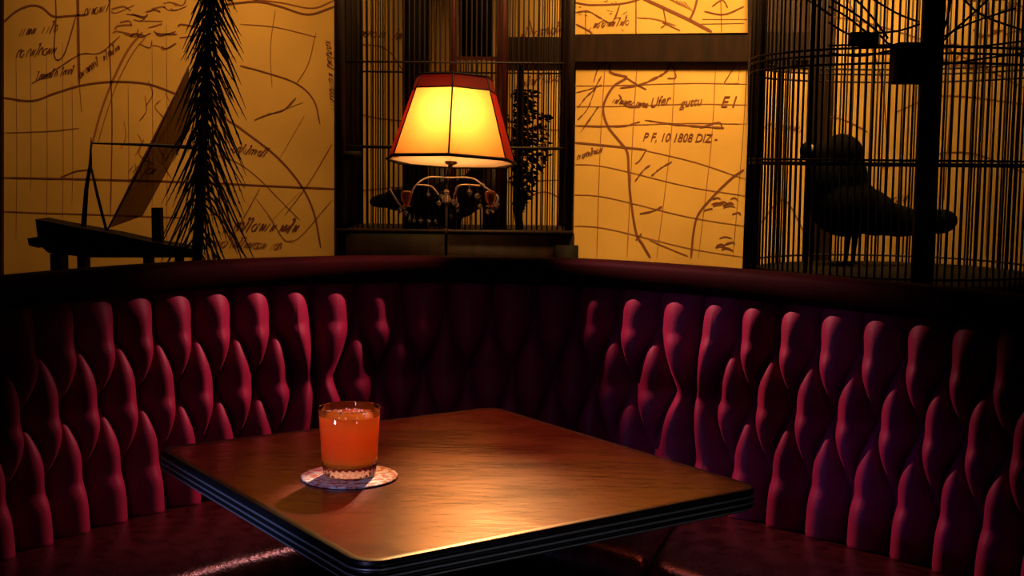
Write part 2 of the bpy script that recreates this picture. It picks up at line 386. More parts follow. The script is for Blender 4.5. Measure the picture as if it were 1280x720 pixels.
bm = NB(); scribble(bm, wr, 955, 160, 1000, 165, 7); S2([(950, 280), (980, 250), (1010, 300)], 2); obj('ink_drawing', bm, ink, mapN, False)

# --- posts and beams of the wall framing
def bar(name, fn, x0, y0, x1, y1, proud=0.035):
    bm = NB(); q = [fn(x0, y1), fn(x1, y1), fn(x1, y0), fn(x0, y0)]
    n = P_L[1] if fn is wl else P_R[1]
    proud = .004
    b = [q[0] - n * .02, q[1] - n * .02, q[2] - n * .02, q[3] - n * .02]; f = [v + n * (.02 + proud) for v in q]
    hexa(bm, [f[0], f[1], b[1], b[0], f[3], f[2], b[2], b[3]]); bevel(bm, 0.0015)
    o = struct(name, bm, darkwood); return o
bar('trim_1', wl, -60, -60, 5, 350)
bar('trim_2', wl, 419, -60, 429, 350)
bar('trim_3', wr, 707, -60, 717, 350, .04)
bar('trim_4', wr, 935, -60, 950, 350, .04)
bar('trim_5', wr, 716.5, 44.5, 935.5, 77.5, .035)
bar('trim_6', wr, 949.5, 41, 1012, 76, .034)
bar('trim_7', wr, 1011, -60, 1037, 350, .02)
bar('trim_8', wl, 636, 47, 706, 78, .034)

# --- ledge behind the booth carrying cages, tree and lamp
LZ = 0.75
eR = WP0 + WT_R * 1.75 + WN_R * .004
pl = [Vector((-1.5, 2.98, 0)), Vector((eR.x, 2.98, 0)), eR, WP0 + Vector((0, -.004, 0)), Vector((-1.5, WY - .004, 0))]
bm = NB(); A = [bm.verts.new(p + Vector((0, 0, LZ - .04))) for p in pl]; B = [bm.verts.new(p + Vector((0, 0, LZ))) for p in pl]
bm.faces.new(A[::-1]); bm.faces.new(B)
for i in range(5): bm.faces.new((A[i], A[(i + 1) % 5], B[(i + 1) % 5], B[i]))
sh = obj('back_ledge', bm, black_m, None, False); tag(sh, 'dark wooden ledge behind the booth under cages and lamp', 'ledge')
bm = NB(); box(bm, (-1.5, 3.0, 0.0), (1.9, 3.04, LZ - .04)); obj('ledge_front', bm, black_m, sh, False)

# ------------------------------------------------------------------ booth
RIM = [(-1.12, 1.80), (-1.03, 2.06), (-.93, 2.29), (-.83, 2.455), (-.71, 2.60), (-.57, 2.715), (-.42, 2.795), (-.25, 2.838), (-.02, 2.842), (.19, 2.79), (.37, 2.67), (.53, 2.53), (.68, 2.375), (.80, 2.24), (.89, 2.11), (.98, 1.95), (1.06, 1.75)]
path = Path([Vector(p) for p in RIM], 20)
RZ, SZ = 0.92, 0.425
def P3(l, inn, z):
    p = path.pos(l); n = path.nor(l); return Vector((p.x + n.x * inn, p.y + n.y * inn, z))
def proj_x(P):
    v = camo.matrix_world.inverted() @ P; return 640 + F * v.x / -v.z
def find(px, inn=.06, z=.75):
    lo, hi = 0, path.len
    for _ in range(40):
        m = (lo + hi) / 2
        if proj_x(P3(m, inn, z)) < px: lo = m
        else: hi = m
    return lo
sL, sR = find(392), find(872)
booth = thing('tufted_booth', 'curved burgundy velvet booth with deep-buttoned back around the table', 'booth', (0, 2.6, 0))
ZT, ZB = RZ - .035, SZ - .02
ZA, ZBt, ZC = 0.785, 0.660, 0.530      # rows of buttons
def tuft(l0, l1, N):
    W = (l1 - l0) / N; D = 0.062
    nu = N * 40 + 1; nv = 170
    def q_of(z):
        if z >= ZA: return (ZA - z) / (ZA - ZBt)
        if z >= ZBt: return (ZA - z) / (ZA - ZBt)
        return 1 + (ZBt - z) / (ZBt - ZC)
    def fn(u, v):
        p = u * N; z = ZT + (ZB - ZT) * v; q = q_of(z)
        qc = min(max(q, 0), 2); tri = 1 - abs(qc - 1); zz = 1 - .5 * tri
        pp = p if p < N / 2 else N - p
        if pp < zz:
            a = abs(math.sin(PI * min(pp / zz, 1))); h = a ** .62
        else:
            h = (abs(math.sin(PI * (p + qc / 2))) * abs(math.sin(PI * (p - qc / 2)))) ** .31
        for zr in (ZA, ZBt, ZC):
            dz = z - zr; h *= 1 - .15 * (math.exp(-(dz / .05) ** 2) if dz > 0 else math.exp(-(dz / .02) ** 2))
        # buttons pull the cloth in
        for row, zr in ((0, ZA), (1, ZBt), (2, ZC)):
            pb = round(p - .5 * (row == 1)) + .5 * (row == 1)
            if pb < .4 or pb > N - .4: continue
            d2 = ((p - pb) * W / .030) ** 2 + ((z - zr) / .035) ** 2
            h *= 1 - .25 * math.exp(-d2)
        et = min(1, (ZT - z) / .11); eb = min(1, (z - ZB) / .03)
        h *= (math.sin(max(et, 0) * PI / 2) ** .6) * (0.25 + .75 * max(eb, 0) ** .5)
        base = .026 + .028 * v
        return P3(l0 + (l1 - l0) * u, base + D * h, z)
    bm = NB(); grid(bm, fn, nu, nv, True)
    return bm
wcol = (sR - sL) / 9
nl = int(sL / .095); nr = int((path.len - sR) / .092)
obj('backrest_panel', tuft(sL - nl * .0935, sL, nl), velvet, booth)
obj('backrest_panel', tuft(sL, sR, 9), velvet, booth)
obj('backrest_panel', tuft(sR, sR + nr * .0915, nr), velvet, booth)
LS, LE = sL - nl * .0935, sR + nr * .0915
def sweep(bm, prof, l0, l1, n=120):
    R = []
    for i in range(n):
        l = l0 + (l1 - l0) * i / (n - 1)
        R.append([bm.verts.new(P3(l, a, z)) for a, z in prof])
    m = len(prof)
    for A, B in zip(R, R[1:]):
        for k in range(m): bm.faces.new((A[k], B[k], B[(k + 1) % m], A[(k + 1) % m]))
    bm.faces.new(R[0]); bm.faces.new(R[-1][::-1])
bm = NB(); pr = []
for k in range(16):
    a = 2 * PI * k / 16; ca, sa = math.cos(a), math.sin(a)
    pr.append((.038 + .040 * math.copysign(abs(ca) ** .6, ca), RZ - .03 + .03 * math.copysign(abs(sa) ** .55, sa)))
sweep(bm, pr, LS - .01, LE + .01); obj('top_rail', bm, rail_m, booth)
bm = NB(); sweep(bm, [(.0, .02), (.0, RZ - .03), (.032, RZ - .03), (.032, .3), (.05, .02)], LS, LE); obj('back_frame', bm, black_m, booth, False)
INN = Path([Vector(p) for p in [(-.78, 1.68), (-.66, 1.93), (-.52, 2.14), (-.34, 2.30), (-.15, 2.395), (.0, 2.39), (.13, 2.31), (.27, 2.16), (.42, 1.99), (.55, 1.82), (.66, 1.62)]], 20)
def seat(u0, u1, top, bot, over, m):
    prof = []   # (t across 0 outer..1 inner, z)
    R = .045
    for k in range(9): prof.append((0, .06 + (1 - 0) * 0, 0)) if False else None
    bm = NB(); nsec = 60; ring = []
    for i in range(nsec):
        u = u0 + (u1 - u0) * i / (nsec - 1)
        a = P3(LS + (LE - LS) * u, .055, 0); b2 = INN.pos(INN.len * u); b = Vector((b2.x, b2.y, 0)); d = (b - a); L = d.length; d.normalize()
        eu = min((u - u0), (u1 - u)) * path.len; ed = -.014 * math.exp(-(eu / .014) ** 2)
        pts = [(0, bot)]
        for k in range(13):
            t = k / 12; pts.append((t * (L - R), top + .016 * math.sin(PI * min(t * 1.0, 1)) * 1.0 + ed))
        for k in range(1, 9):
            th = PI * k / 8; pts.append((L - R + R * math.sin(th) + over, (top - R) + R * math.cos(th) + ed if k < 8 else top - 2 * R))
        pts.append((L - R, bot))
        ring.append([bm.verts.new(a + d * s + Vector((0, 0, z))) for s, z in pts])
    for A, B in zip(ring, ring[1:]):
        for k in range(len(A)): bm.faces.new((A[k], B[k], B[(k + 1) % len(A)], A[(k + 1) % len(A)]))
    bm.faces.new(ring[0]); bm.faces.new(ring[-1][::-1])
    return bm
ua, ub = (sL - LS) / (LE - LS), (sR - LS) / (LE - LS)
for a, b in ((0, ua), (ua, ub), (ub, 1)): obj('seat_cushion', seat(a, b, SZ, SZ - .12, 0, leather), leather, booth)
bm = NB(); ring = []
for i in range(90):
    u = i / 89; a = P3(LS + (LE - LS) * u, .05, 0); b2 = INN.pos(INN.len * u); b = Vector((b2.x, b2.y, 0)); d = (b - a); L = d.length; d.normalize()
    ring.append([bm.verts.new(a + d * s + Vector((0, 0, z))) for s, z in ((0, .0), (0, SZ - .121), (L - .05, SZ - .121), (L - .09, .0))])
for A, B in zip(ring, ring[1:]):
    for k in range(4): bm.faces.new((A[k], B[k], B[(k + 1) % 4], A[(k + 1) % 4]))
bm.faces.new(ring[0]); bm.faces.new(ring[-1][::-1]); obj('seat_base', bm, black_m, booth, False)

# ------------------------------------------------------------------ table
TZ = .68; TC = Vector((-.099, 1.857, 0)); TA = math.radians(34.5); TW, TD = .635, .685
table = thing('lounge_table', 'square dark red-brown table top with ribbed metal-lined black edge', 'table', (TC.x, TC.y, 0))
def outline(w, d, r, z, n=10):
    o = []
    for cx, cy, a0 in ((w / 2 - r, d / 2 - r, 0), (-w / 2 + r, d / 2 - r, PI / 2), (-w / 2 + r, -d / 2 + r, PI), (w / 2 - r, -d / 2 + r, 1.5 * PI)):
        for k in range(n + 1):
            a = a0 + PI / 2 * k / n; x, y = cx + r * math.cos(a), cy + r * math.sin(a)
            o.append(Vector((TC.x + x * math.cos(TA) - y * math.sin(TA), TC.y + x * math.sin(TA) + y * math.cos(TA), z)))
    return o
def loft(bm, loops, cap0=True, cap1=True):
    R = [[bm.verts.new(p) for p in l] for l in loops]
    for A, B in zip(R, R[1:]):
        for k in range(len(A)): bm.faces.new((A[k], A[(k + 1) % len(A)], B[(k + 1) % len(B)], B[k]))
    if cap0: bm.faces.new(R[0][::-1])
    if cap1: bm.faces.new(R[-1])
CR = .035
bm = NB(); loft(bm, [outline(TW - .010, TD - .010, CR - .003, TZ - .028), outline(TW - .010, TD - .010, CR - .003, TZ - .001), outline(TW - .013, TD - .013, CR - .004, TZ)])
obj('table_top', bm, table_m, table, False)
TH = .030
pro = [(-.012, -.0305), (-.002, -.030), (0, -.028)]
for k in range(3):
    z0 = -.027 + k * .009
    pro += [(0.0, z0), (.0022, z0 + .002), (.0022, z0 + .006), (0.0, z0 + .008)]
pro += [(0, -.0005), (-.003, .0006), (-.012, .0004)]
bm = NB(); loft(bm, [outline(TW + 2 * o_, TD + 2 * o_, CR + o_, TZ + z_) for o_, z_ in pro], False, False); obj('edge_trim', bm, rubber, table)
for k in range(3):
    bm = NB(); z = TZ - .0275 + k * .009 + (.0 if k else .001)
    tube(bm, outline(TW + .0016, TD + .0016, CR, z), .0017, 6, closed=True); obj('metal_bead', bm, alu, table)
bm = NB(); lathe(bm, [(0, .0), (.0, .0), (.03, .0)][:1] + [(.03, .02), (.03, TZ - .05), (.12, TZ - .035), (.12, TZ - .029), (0, TZ - .029)], TC, 24); obj('column', bm, black_m, table)
bm = NB(); lathe(bm, [(0, .0), (.2, .0), (.2, .012), (.16, .02), (.04, .035), (0, .035)], TC, 36); obj('base', bm, black_m, table)

# ------------------------------------------------------------------ coaster, glass, drink
GP = on_plane(437, 597, Vector((0, 0, TZ)), Vector((0, 0, 1)))
ctr = Vector((GP.x, GP.y, TZ + .0008))
coast_m = noisy(mat('printed_paper', (0.7, .6, .6), .7), (0.75, .68, .68), (.5, .10, .07), 95, 4, 0.1, 200, lo=.47, hi=.56)
bm = NB(); lathe(bm, [(0, 0), (.0668, 0), (.069, .0012), (.0685, .0024), (.066, .0028), (0, .0028)], ctr, 128, rib=lambda i, k, n: 1 + .008 * math.cos(k * 2 * PI / n * 28))
co = obj('coaster', bm, coast_m); tag(co, 'round scalloped white and red paper coaster under the glass', 'coaster')
GB = ctr.z + .0030; GH = .099
gl = mat('clear_glass', (1, .985, .97), .02, 0, .5, Transmission_Weight=1.0, IOR=1.45)
bm = NB(); g0 = Vector((GP.x, GP.y, GB)); NG = 144
def rib(i, k, n):
    if 2 <= i <= 9: return 1 + .034 * (math.cos(k * 2 * PI / n * 24)) * math.sin(PI * (i - 1.5) / 8.2)
    return 1
outp = [(0, .0), (.034, .0), (.0372, .004), (.0376, .010), (.0380, .017), (.0384, .024), (.0388, .031), (.0394, .038), (.0400, .045), (.0406, .050), (.0420, .065), (.0438, GH - .001), (.0434, GH), (.0427, GH - .001)]
inp = [(.0404, .065), (.0380, .045), (.0352, .025), (.0315, .0175), (0, .0165)]
lathe(bm, outp + inp, g0, NG, rib=rib); glass = obj('rocks_glass', bm, gl); tag(glass, 'short ribbed tumbler glass with orange cocktail on the coaster', 'glass')
bm = NB(); LV = .088
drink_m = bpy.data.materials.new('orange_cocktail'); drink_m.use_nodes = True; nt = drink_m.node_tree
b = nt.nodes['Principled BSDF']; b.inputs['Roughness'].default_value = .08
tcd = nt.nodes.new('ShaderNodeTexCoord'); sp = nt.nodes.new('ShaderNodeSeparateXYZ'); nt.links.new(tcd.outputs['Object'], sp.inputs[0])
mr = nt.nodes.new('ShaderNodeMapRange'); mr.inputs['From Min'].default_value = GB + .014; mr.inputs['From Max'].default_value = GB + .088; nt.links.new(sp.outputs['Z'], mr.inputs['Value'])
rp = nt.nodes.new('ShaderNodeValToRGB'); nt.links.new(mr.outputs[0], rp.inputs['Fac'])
rp.color_ramp.elements[0].color = (1, .62, .08, 1); rp.color_ramp.elements[1].color = (1, .36, .06, 1)  # yellow base colour paints in the glow refracted by the glass ribs
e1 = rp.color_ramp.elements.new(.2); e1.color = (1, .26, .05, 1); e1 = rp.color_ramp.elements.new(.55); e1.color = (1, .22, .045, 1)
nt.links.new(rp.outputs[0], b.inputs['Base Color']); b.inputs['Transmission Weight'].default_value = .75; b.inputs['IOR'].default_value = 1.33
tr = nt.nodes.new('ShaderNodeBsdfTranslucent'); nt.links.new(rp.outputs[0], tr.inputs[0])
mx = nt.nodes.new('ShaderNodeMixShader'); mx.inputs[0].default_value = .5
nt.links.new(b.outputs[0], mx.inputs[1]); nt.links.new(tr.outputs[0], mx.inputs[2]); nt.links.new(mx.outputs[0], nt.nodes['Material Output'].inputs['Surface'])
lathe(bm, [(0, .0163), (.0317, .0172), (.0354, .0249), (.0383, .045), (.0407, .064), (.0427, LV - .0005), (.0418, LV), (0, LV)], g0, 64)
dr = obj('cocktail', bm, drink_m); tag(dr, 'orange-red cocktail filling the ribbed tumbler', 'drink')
bm = NB()
for k in range(46):
    a = rnd.uniform(0, 2 * PI); r = .036 * math.sqrt(rnd.random()) if k > 20 else .038
    ball(bm, g0 + Vector((r * math.cos(a), r * math.sin(a), LV + .0006)), rnd.uniform(.0008, .0019), sub=1)
o = obj('bubbles', bm, mat('froth', (1, .75, .6), .2), dr); o['kind'] = 'stuff'

# ------------------------------------------------------------------ lamp
LY = 3.30
lc = at(564, 202, LY); k = LY / F
lamp = thing('table_lamp', 'glowing amber shade lamp with red sides above crystal arms', 'lamp', (lc.x, lc.y, LZ))
RX = .164; SH = 86 * k * 1.0; BV = 17 * k
TILT = Matrix.Translation(lc) @ Matrix.Rotation(math.radians(-1.8), 4, 'Y').inverted() @ Matrix.Rotation(math.radians(6.5), 4, 'X').inverted() @ Matrix.Translation((0, 0, 0))
TILT = Matrix.Translation(lc) @ Matrix.Rotation(math.radians(1.8), 4, 'Y') @ Matrix.Rotation(math.radians(-6.5), 4, 'X')
plan = [(0, -1), (.86, -.62), (1, 0), (.86, .62), (0, 1), (-.86, .62), (-1, 0), (-.86, -.62)]
def ringp(s, z, inset=0): return [TILT @ Vector((x * (s - inset), y * (s - inset) * .92, z)) for x, y in plan]
def faces_between(bm, zs, idx):
    for i in idx:
        j = (i + 1) % 8; nseg = 8
        for t in range(nseg):
            for (s0, z0), (s1, z1) in zip(zs, zs[1:]):
                P = [ringp(s0, z0)[i].lerp(ringp(s0, z0)[j], t / nseg), ringp(s0, z0)[i].lerp(ringp(s0, z0)[j], (t + 1) / nseg), ringp(s1, z1)[i].lerp(ringp(s1, z1)[j], (t + 1) / nseg), ringp(s1, z1)[i].lerp(ringp(s1, z1)[j], t / nseg)]
                vs = [bm.verts.new(p) for p in P]; bm.faces.new(vs)
    bmesh.ops.remove_doubles(bm, verts=bm.verts, dist=1e-5)
sh_z = [(RX, 0), (RX * .88, SH * .35), (RX * .66 + .0, SH)]
bm = NB(); faces_between(bm, [(RX, 0), (.108, SH)], (0, 7, 3, 4)); sf = obj('lamp_shade', bm, amber_shade, lamp, False)
bm = NB(); faces_between(bm, [(RX, 0), (.108, SH)], (1, 2, 5, 6)); bmesh.ops.delete(bm, geom=[f for f in bm.faces if (TILT.inverted() @ f.calc_center_median()).x < 0], context='FACES'); obj('shade_side', bm, red_shade, lamp, False)['label'] = 'red side panel of the shade'
bm = NB(); faces_between(bm, [(RX, 0), (.108, SH)], (5, 6)); obj('shade_side', bm, red_shade, lamp, False)['label'] = 'red side panel of the shade'
bm = NB(); faces_between(bm, [(.108, SH), (.098, SH + BV)], range(8)); obj('shade_collar', bm, collar_m, lamp, False)
bm = NB(); tube(bm, ringp(RX + .001, .001), .0042, 8, closed=True); obj('shade_rim', bm, cage_m, lamp)
bm = NB(); tube(bm, ringp(.108, SH), .0022, 6, closed=True); tube(bm, ringp(.098, SH + BV), .003, 6, closed=True)
for i in (0, 1, 3, 4, 5, 7): tube(bm, [ringp(RX, 0)[i], ringp(.108, SH)[i], ringp(.098, SH + BV)[i]], .0019 if i else .0024, 6)
obj('shade_ribs', bm, cage_m, lamp)
for i in range(4):
    pass
bm = NB(); bp = TILT @ Vector((0, -.045, SH * .58)); ball(bm, bp, .016); bulb_m = mat('bulb_glow', (1, .8, .5), .3, Emission_Color=(1, .55, .16, 1), Emission_Strength=5.0)
obj('bulb', bm, bulb_m, lamp)
bm = NB(); tube(bm, [TILT @ Vector((0, 0, -.004)), TILT @ Vector((0, -.04, SH * .58 - .02))], [.016, .012], 16)
for a in (0, PI / 2, PI, 1.5 * PI): tube(bm, [TILT @ Vector((0, 0, .004)), TILT @ Vector((RX * .93 * math.cos(a) * (.9 if a % PI else 1), RX * .86 * math.sin(a), .004))], .0015, 5)
obj('socket', bm, ivory, lamp)
st = at(558, 222, LY)
bm = NB(); tube(bm, [TILT @ Vector((0, 0, -.004)), st, Vector((st.x, LY, LZ + .02))], [.006, .004, .004], 10); obj('stem', bm, cage_m, lamp)
bm = NB(); lathe(bm, [(0, .0), (RX * .95, 0), (RX * .95, .0015), (0, .0015)], (0, 0, 0), 8, M=TILT @ Matrix.Rotation(0, 4, 'Z') @ Matrix.Diagonal((1, .90, 1, 1))); obj('lit_inside_disc', bm, white_disc, lamp, False)  # added disc standing in for the bright lit inside of the shade
bm = NB(); lathe(bm, [(0, 0), (.06, 0), (.06, .008), (.045, .016), (.015, .03), (.008, .08), (0, .08)], (st.x, LY, LZ), 32); obj('base', bm, cage_m, lamp)
for pts in ([(558, 222), (535, 222), (519, 233), (511, 252), (505, 260), (498, 254), (487, 236)], [(558, 222), (590, 223), (606, 234), (622, 246), (618, 258)], [(548, 243), (538, 233), (520, 231)], [(568, 243), (575, 232), (600, 232)]):
    bm = NB(); tube(bm, catmull([at(x, y, LY - .02 - .03 * (i / 3)) for i, (x, y) in enumerate(pts)], 8), .0026, 6); obj('arm', bm, silver, lamp)
for px in (508, 613):
    bm = NB(); c = at(px, 256, LY - .06); lathe(bm, [(0, -.008), (.014, -.004), (.006, .0), (.013, .012), (.015, .030), (.009, .036), (0, .036)], c, 20); obj('candle_cup', bm, amberglass, lamp)
for (px, py, s) in ((558, 240, .006), (558, 249, .010), (549, 254, .0055), (567, 252, .0055), (572, 262, .004), (564, 270, .004), (558, 288, .005), (500, 262, .005), (507, 266, .005), (535, 243, .004), (587, 240, .006), (597, 245, .006), (600, 258, .005), (621, 256, .006), (616, 262, .005), (610, 264, .005), (512, 274, .004), (518, 276, .004), (526, 276, .004), (536, 276, .004), (545, 277, .004), (571, 256, .005), (552, 245, .004), (604, 231, .004)):
    bm = NB(); s *= 1.35; c = at(px, py, LY - .05); lathe(bm, [(0, -s * 1.6), (s * .7, -s * .5), (s, 0), (s * .6, s * .7), (0, s)], c, 8); tube(bm, [c, c + Vector((0, .004, s * 2.6))], .0007, 4); obj('crystal_drop', bm, crystal, lamp, False)
bm = NB(); c = at(558, 262, LY - .045); tube(bm, [at(558, 240, LY - .045), at(558, 286, LY - .045)], .0028, 8); obj('crystal_spindle', bm, silver, lamp)
bm = NB(); c = at(575, 291, LY + .0); c.y = LY - .1; lathe(bm, [(0, -.08), (.020, -.08), (.021, 0), (.026, .022), (.024, .022), (.019, .004), (0, .002)], c, 48, rib=lambda i, k, n: 1 + .07 * math.cos(k * 2 * PI / n * 12))
c_z = c.z
vo = obj('votive_cup', bm, amberglass); vo.location.z = LZ - (c_z - .08); tag(vo, 'small fluted amber cup beneath the lamp crystals', 'cup')
bm = NB()

# ------------------------------------------------------------------ birds
def bird(name, label, blobs, Y, sx, flat, beak, eye, feet, fz, loc):
    t = thing(name, label, 'bird', loc)
    bm = NB()
    for (px, py, rx, ry, rot, fl) in blobs:
        c = at(px, py, Y); kk = Y / F
        ball(bm, c, (rx * kk, min(rx, ry) * kk * fl, ry * kk), Matrix.Rotation(math.radians(rot), 4, 'Y'), 3)
    o = obj('body', bm, bird_m, t)
    md = o.modifiers.new('m', 'REMESH'); md.mode = 'VOXEL'; md.voxel_size = .004; md.use_smooth_shade = True
    s = o.modifiers.new('s', 'SMOOTH'); s.iterations = 14; s.factor = .6
    bm = NB(); tube(bm, [at(*beak[0], Y), at(*beak[1], Y)], [beak[2] * Y / F, .001], 8); obj('beak', bm, bird_m, t)
    for s_ in (-1, 1):
        bm = NB(); c = at(*eye[0], Y); ball(bm, c + Vector((0, s_ * eye[1] * Y / F, 0)), (eye[2] * Y / F, eye[2] * .6 * Y / F, eye[3] * Y / F), sub=2); obj('eye', bm, bone, t)
    for i, (px, py) in enumerate(feet):
        bm = NB(); a = at(px, py, Y); dy = (.02 if i else -.02); a.y += dy
        b_ = Vector((a.x - .004, a.y, fz + .004)); tube(bm, [a, (a + b_) / 2, b_], [.009, .006, .0045], 8)
        for g in (-.5, 0, .5): tube(bm, [b_, b_ + Vector((sx * .030, g * .03, -.001)), b_ + Vector((sx * .042, g * .045, -.002))], [.0042, .0034, .001], 6)
        tube(bm, [b_, b_ + Vector((-sx * .02, 0, -.001))], [.004, .001], 6)
        obj('leg', bm, bird_m, t)
    return t
CRc = at(1122, 200, 3.25); CRR = .372; CZ = .855
bY = 3.45
bird('bird_figure', 'large black bird silhouette with long tail inside the right birdcage',
     [(1052, 192, 27, 25, 0, 1), (1030, 196, 22, 19, 10, .9), (1012, 189, 13, 13, 0, .8), (1036, 225, 30, 36, 0, .95), (1054, 222, 30, 40, 0, .95), (1055, 256, 46, 40, 18, .85), (1036, 244, 29, 42, -8, .9), (1085, 264, 42, 29, 22, .75), (1115, 275, 44, 21, 8, .6), (1150, 278, 42, 17, -3, .55), (1174, 277, 24, 16, -6, .7)],
     bY, -1, 1, ((1006, 190), (999, 203), 5), ((1013, 187), 9, 4, 6), [(1058, 293), (1072, 293)], CZ, (CRc.x - .15, bY, CZ))
cY = 3.68
BASEZ = at(560, 284, 3.45).z
bird('bird_figure', 'black bird silhouette behind the lamp crystals inside the centre cage',
     [(478, 251, 17, 9, -6, 1), (500, 250, 26, 14, 0, .8), (530, 252, 34, 22, 0, .8), (565, 250, 36, 25, 0, .8), (590, 240, 22, 24, 0, .8), (600, 222, 17, 17, 0, .9)],
     cY, 1, 1, ((612, 222), (624, 226), 4), ((604, 219), 10, 3, 3), [(560, 268), (574, 268)], BASEZ - .06, (-.1, cY, BASEZ - .06))

# ------------------------------------------------------------------ right cage (cylinder)
cage = thing('birdcage', 'big round birdcage of thin bars at the right holding the large bird', 'birdcage', (CRc.x, CRc.y, LZ))
cx, cy = CRc.x, CRc.y
bm = NB(); lathe(bm, [(0, 0), (CRR + .02, 0), (CRR + .025, .03), (CRR + .012, .09), (CRR - .01, .104), (0, .104)], (cx, cy, LZ), 72); obj('base', bm, black_m, cage)
HT = 1.05
NBAR = 136
order = sorted(range(NBAR), key=lambda i: math.sin(2 * PI * (i + .3) / NBAR)); rest = NB()
for n_, i in enumerate(order):
    a = 2 * PI * (i + .3) / NBAR; x, y = cx + CRR * math.cos(a), cy + CRR * math.sin(a)
    w1, w2 = rnd.uniform(-.0015, .0015), rnd.uniform(-.0015, .0015)
    bm = NB() if n_ < 100 else rest; tube(bm, [(x, y, CZ - .006), (x + w1, y, CZ + .3), (x + w2, y, CZ + HT)], .0026, 6)
    if n_ < 100: obj('bar', bm, cage_m, cage)
obj('rear_bars', rest, cage_m, cage)['kind'] = 'stuff'
def hoop(z, r, th=.003, name='hoop'):
    bm = NB(); tube(bm, [(cx + r * math.cos(2 * PI * k / 72), cy + r * math.sin(2 * PI * k / 72), z) for k in range(72)], th, 6, closed=True); obj(name, bm, cage_m, cage)
zf = lambda py: at(1122, py, cy - CRR).z
for z in (zf(205), zf(207) , zf(205) + .008, zf(58), zf(78), zf(66)): hoop(z, CRR + .002)
hoop(CZ + HT, CRR, .006); hoop(CZ + .015, CRR, .003)
pf = at(1158, 200, cy - CRR * .98)
bm = NB(); box(bm, (pf.x - .022, pf.y - .018, LZ + .03), (pf.x + .022, pf.y + .01, CZ + HT)); bevel(bm, .004); obj('upright', bm, black_m, cage)
p0, p1 = at(1119, 104, pf.y - .03), at(1171, 54, pf.y - .03)
bm = NB(); box(bm, (p0.x, pf.y - .05, p0.z), (p1.x, pf.y + .02, p1.z), None); bevel(bm, .005); obj('latch_box', bm, black_m, cage)
h0, h1 = at(1067, 56, pf.y), at(1102, 39, pf.y); bm = NB(); box(bm, (h0.x, pf.y + .02, h0.z), (h1.x, pf.y + .05, h1.z)); bevel(bm, .004); obj('small_hub', bm, black_m, cage)
WV = [[(1036, 28), (1055, 40), (1072, 46)], [(1036, 8), (1060, 22), (1085, 42)], [(1040, 0), (1070, 18), (1100, 42)], [(1060, -10), (1085, 15), (1110, 48)], [(1080, -8), (1120, 16), (1150, 28)], [(1095, 42), (1125, 38), (1150, 30)],
      [(1036, 57), (1080, 56), (1122, 57)], [(1036, 66), (1075, 70), (1120, 62)], [(1100, 44), (1110, 54), (1122, 58)], [(1170, 60), (1190, 40), (1215, 18), (1245, -10)], [(1170, 56), (1182, 30), (1190, -5)], [(1170, 82), (1210, 76), (1280, 66)],
      [(1170, 56), (1220, 58), (1290, 50)], [(1172, 50), (1210, 30), (1270, 10)], [(1200, -5), (1230, 20), (1285, 40)], [(985, -10), (1010, 0), (1040, 20)]]
for pts in WV:
    bm = NB(); P = []
    for x, y in pts:
        p = at(x, y, cy - CRR); dx = min(abs(p.x - cx), CRR * .98); Y = cy - math.sqrt(CRR ** 2 - dx * dx) - .004; P.append(at(x, y, Y))
    tube(bm, catmull(P, 6), .0026, 6); obj('wire', bm, cage_m, cage)
for px in (1012, 1018):
    p = at(px, 200, cy - CRR); dx = abs(p.x - cx); Y = cy - math.sqrt(max(CRR ** 2 - dx * dx, 0)) - .006; p = at(px, 200, Y)
    bm = NB(); tube(bm, [(p.x, Y, CZ), (p.x, Y, CZ + HT)], .0038, 8); obj('stay', bm, cage_m, cage)
for a in (PI * .985, PI * 1.02, PI * 1.06):
    bm = NB(); x, y = cx + (CRR + .004) * math.cos(a), cy + (CRR + .004) * math.sin(a); tube(bm, [(x, y, CZ), (x + .012, y, CZ + HT)], .007, 8); obj('stay', bm, darkwood, cage)

# ------------------------------------------------------------------ centre cage (box)
fY, dY = 3.50, .42
a_, b_ = at(421, 200, fY), at(717, 200, fY); x0, x1 = a_.x, b_.x; zb = at(560, 284, fY).z
c2 = thing('birdcage', 'box-shaped dark birdcage of thin bars directly behind the lamp', 'birdcage', ((x0 + x1) / 2, fY + dY / 2, LZ))
bm = NB(); box(bm, (x0 - .005, fY - .012, LZ), (x1 + .005, fY + dY + .012, zb - .015)); bevel(bm, .006)
obj('base', bm, darkwood, c2)
bm = NB()
tube(bm, [(x0, fY - .012, zb - .012), (x1, fY - .012, zb - .012)], .007, 8)
obj('base_moulding', bm, darkwood, c2)
for x, y, w in ((x0 + .012, fY, .013), (x1 - .012, fY, .011), (x0 + .012, fY + dY, .010), (x1 - .012, fY + dY, .010)):
    bm = NB(); box(bm, (x - w, y - w, LZ), (x + w, y + w, 1.95)); bevel(bm, .003); obj('corner_post', bm, darkwood, c2)
nb = 46
rest = NB()
for i in range(1, nb):
    for y in (fY, fY + dY):
        x = x0 + (x1 - x0) * i / nb + (.005 if y > fY else 0); back = y > fY; bm = rest if back else NB(); tube(bm, [(x, y, zb - .016), (x + rnd.uniform(-.0015, .0015), y, 1.94)], .0024 if not back else .0018, 6)
        if not back: obj('bar', bm, cage_m, c2)
obj('rear_bars', rest, cage_m, c2)['kind'] = 'stuff'
for i in range(1, 15):
    for x in (x0 + .01, x1 - .01):
        y = fY + dY * i / 15; bm = NB(); tube(bm, [(x, y, zb - .016), (x, y, 1.94)], .0022, 6); obj('bar', bm, cage_m, c2)
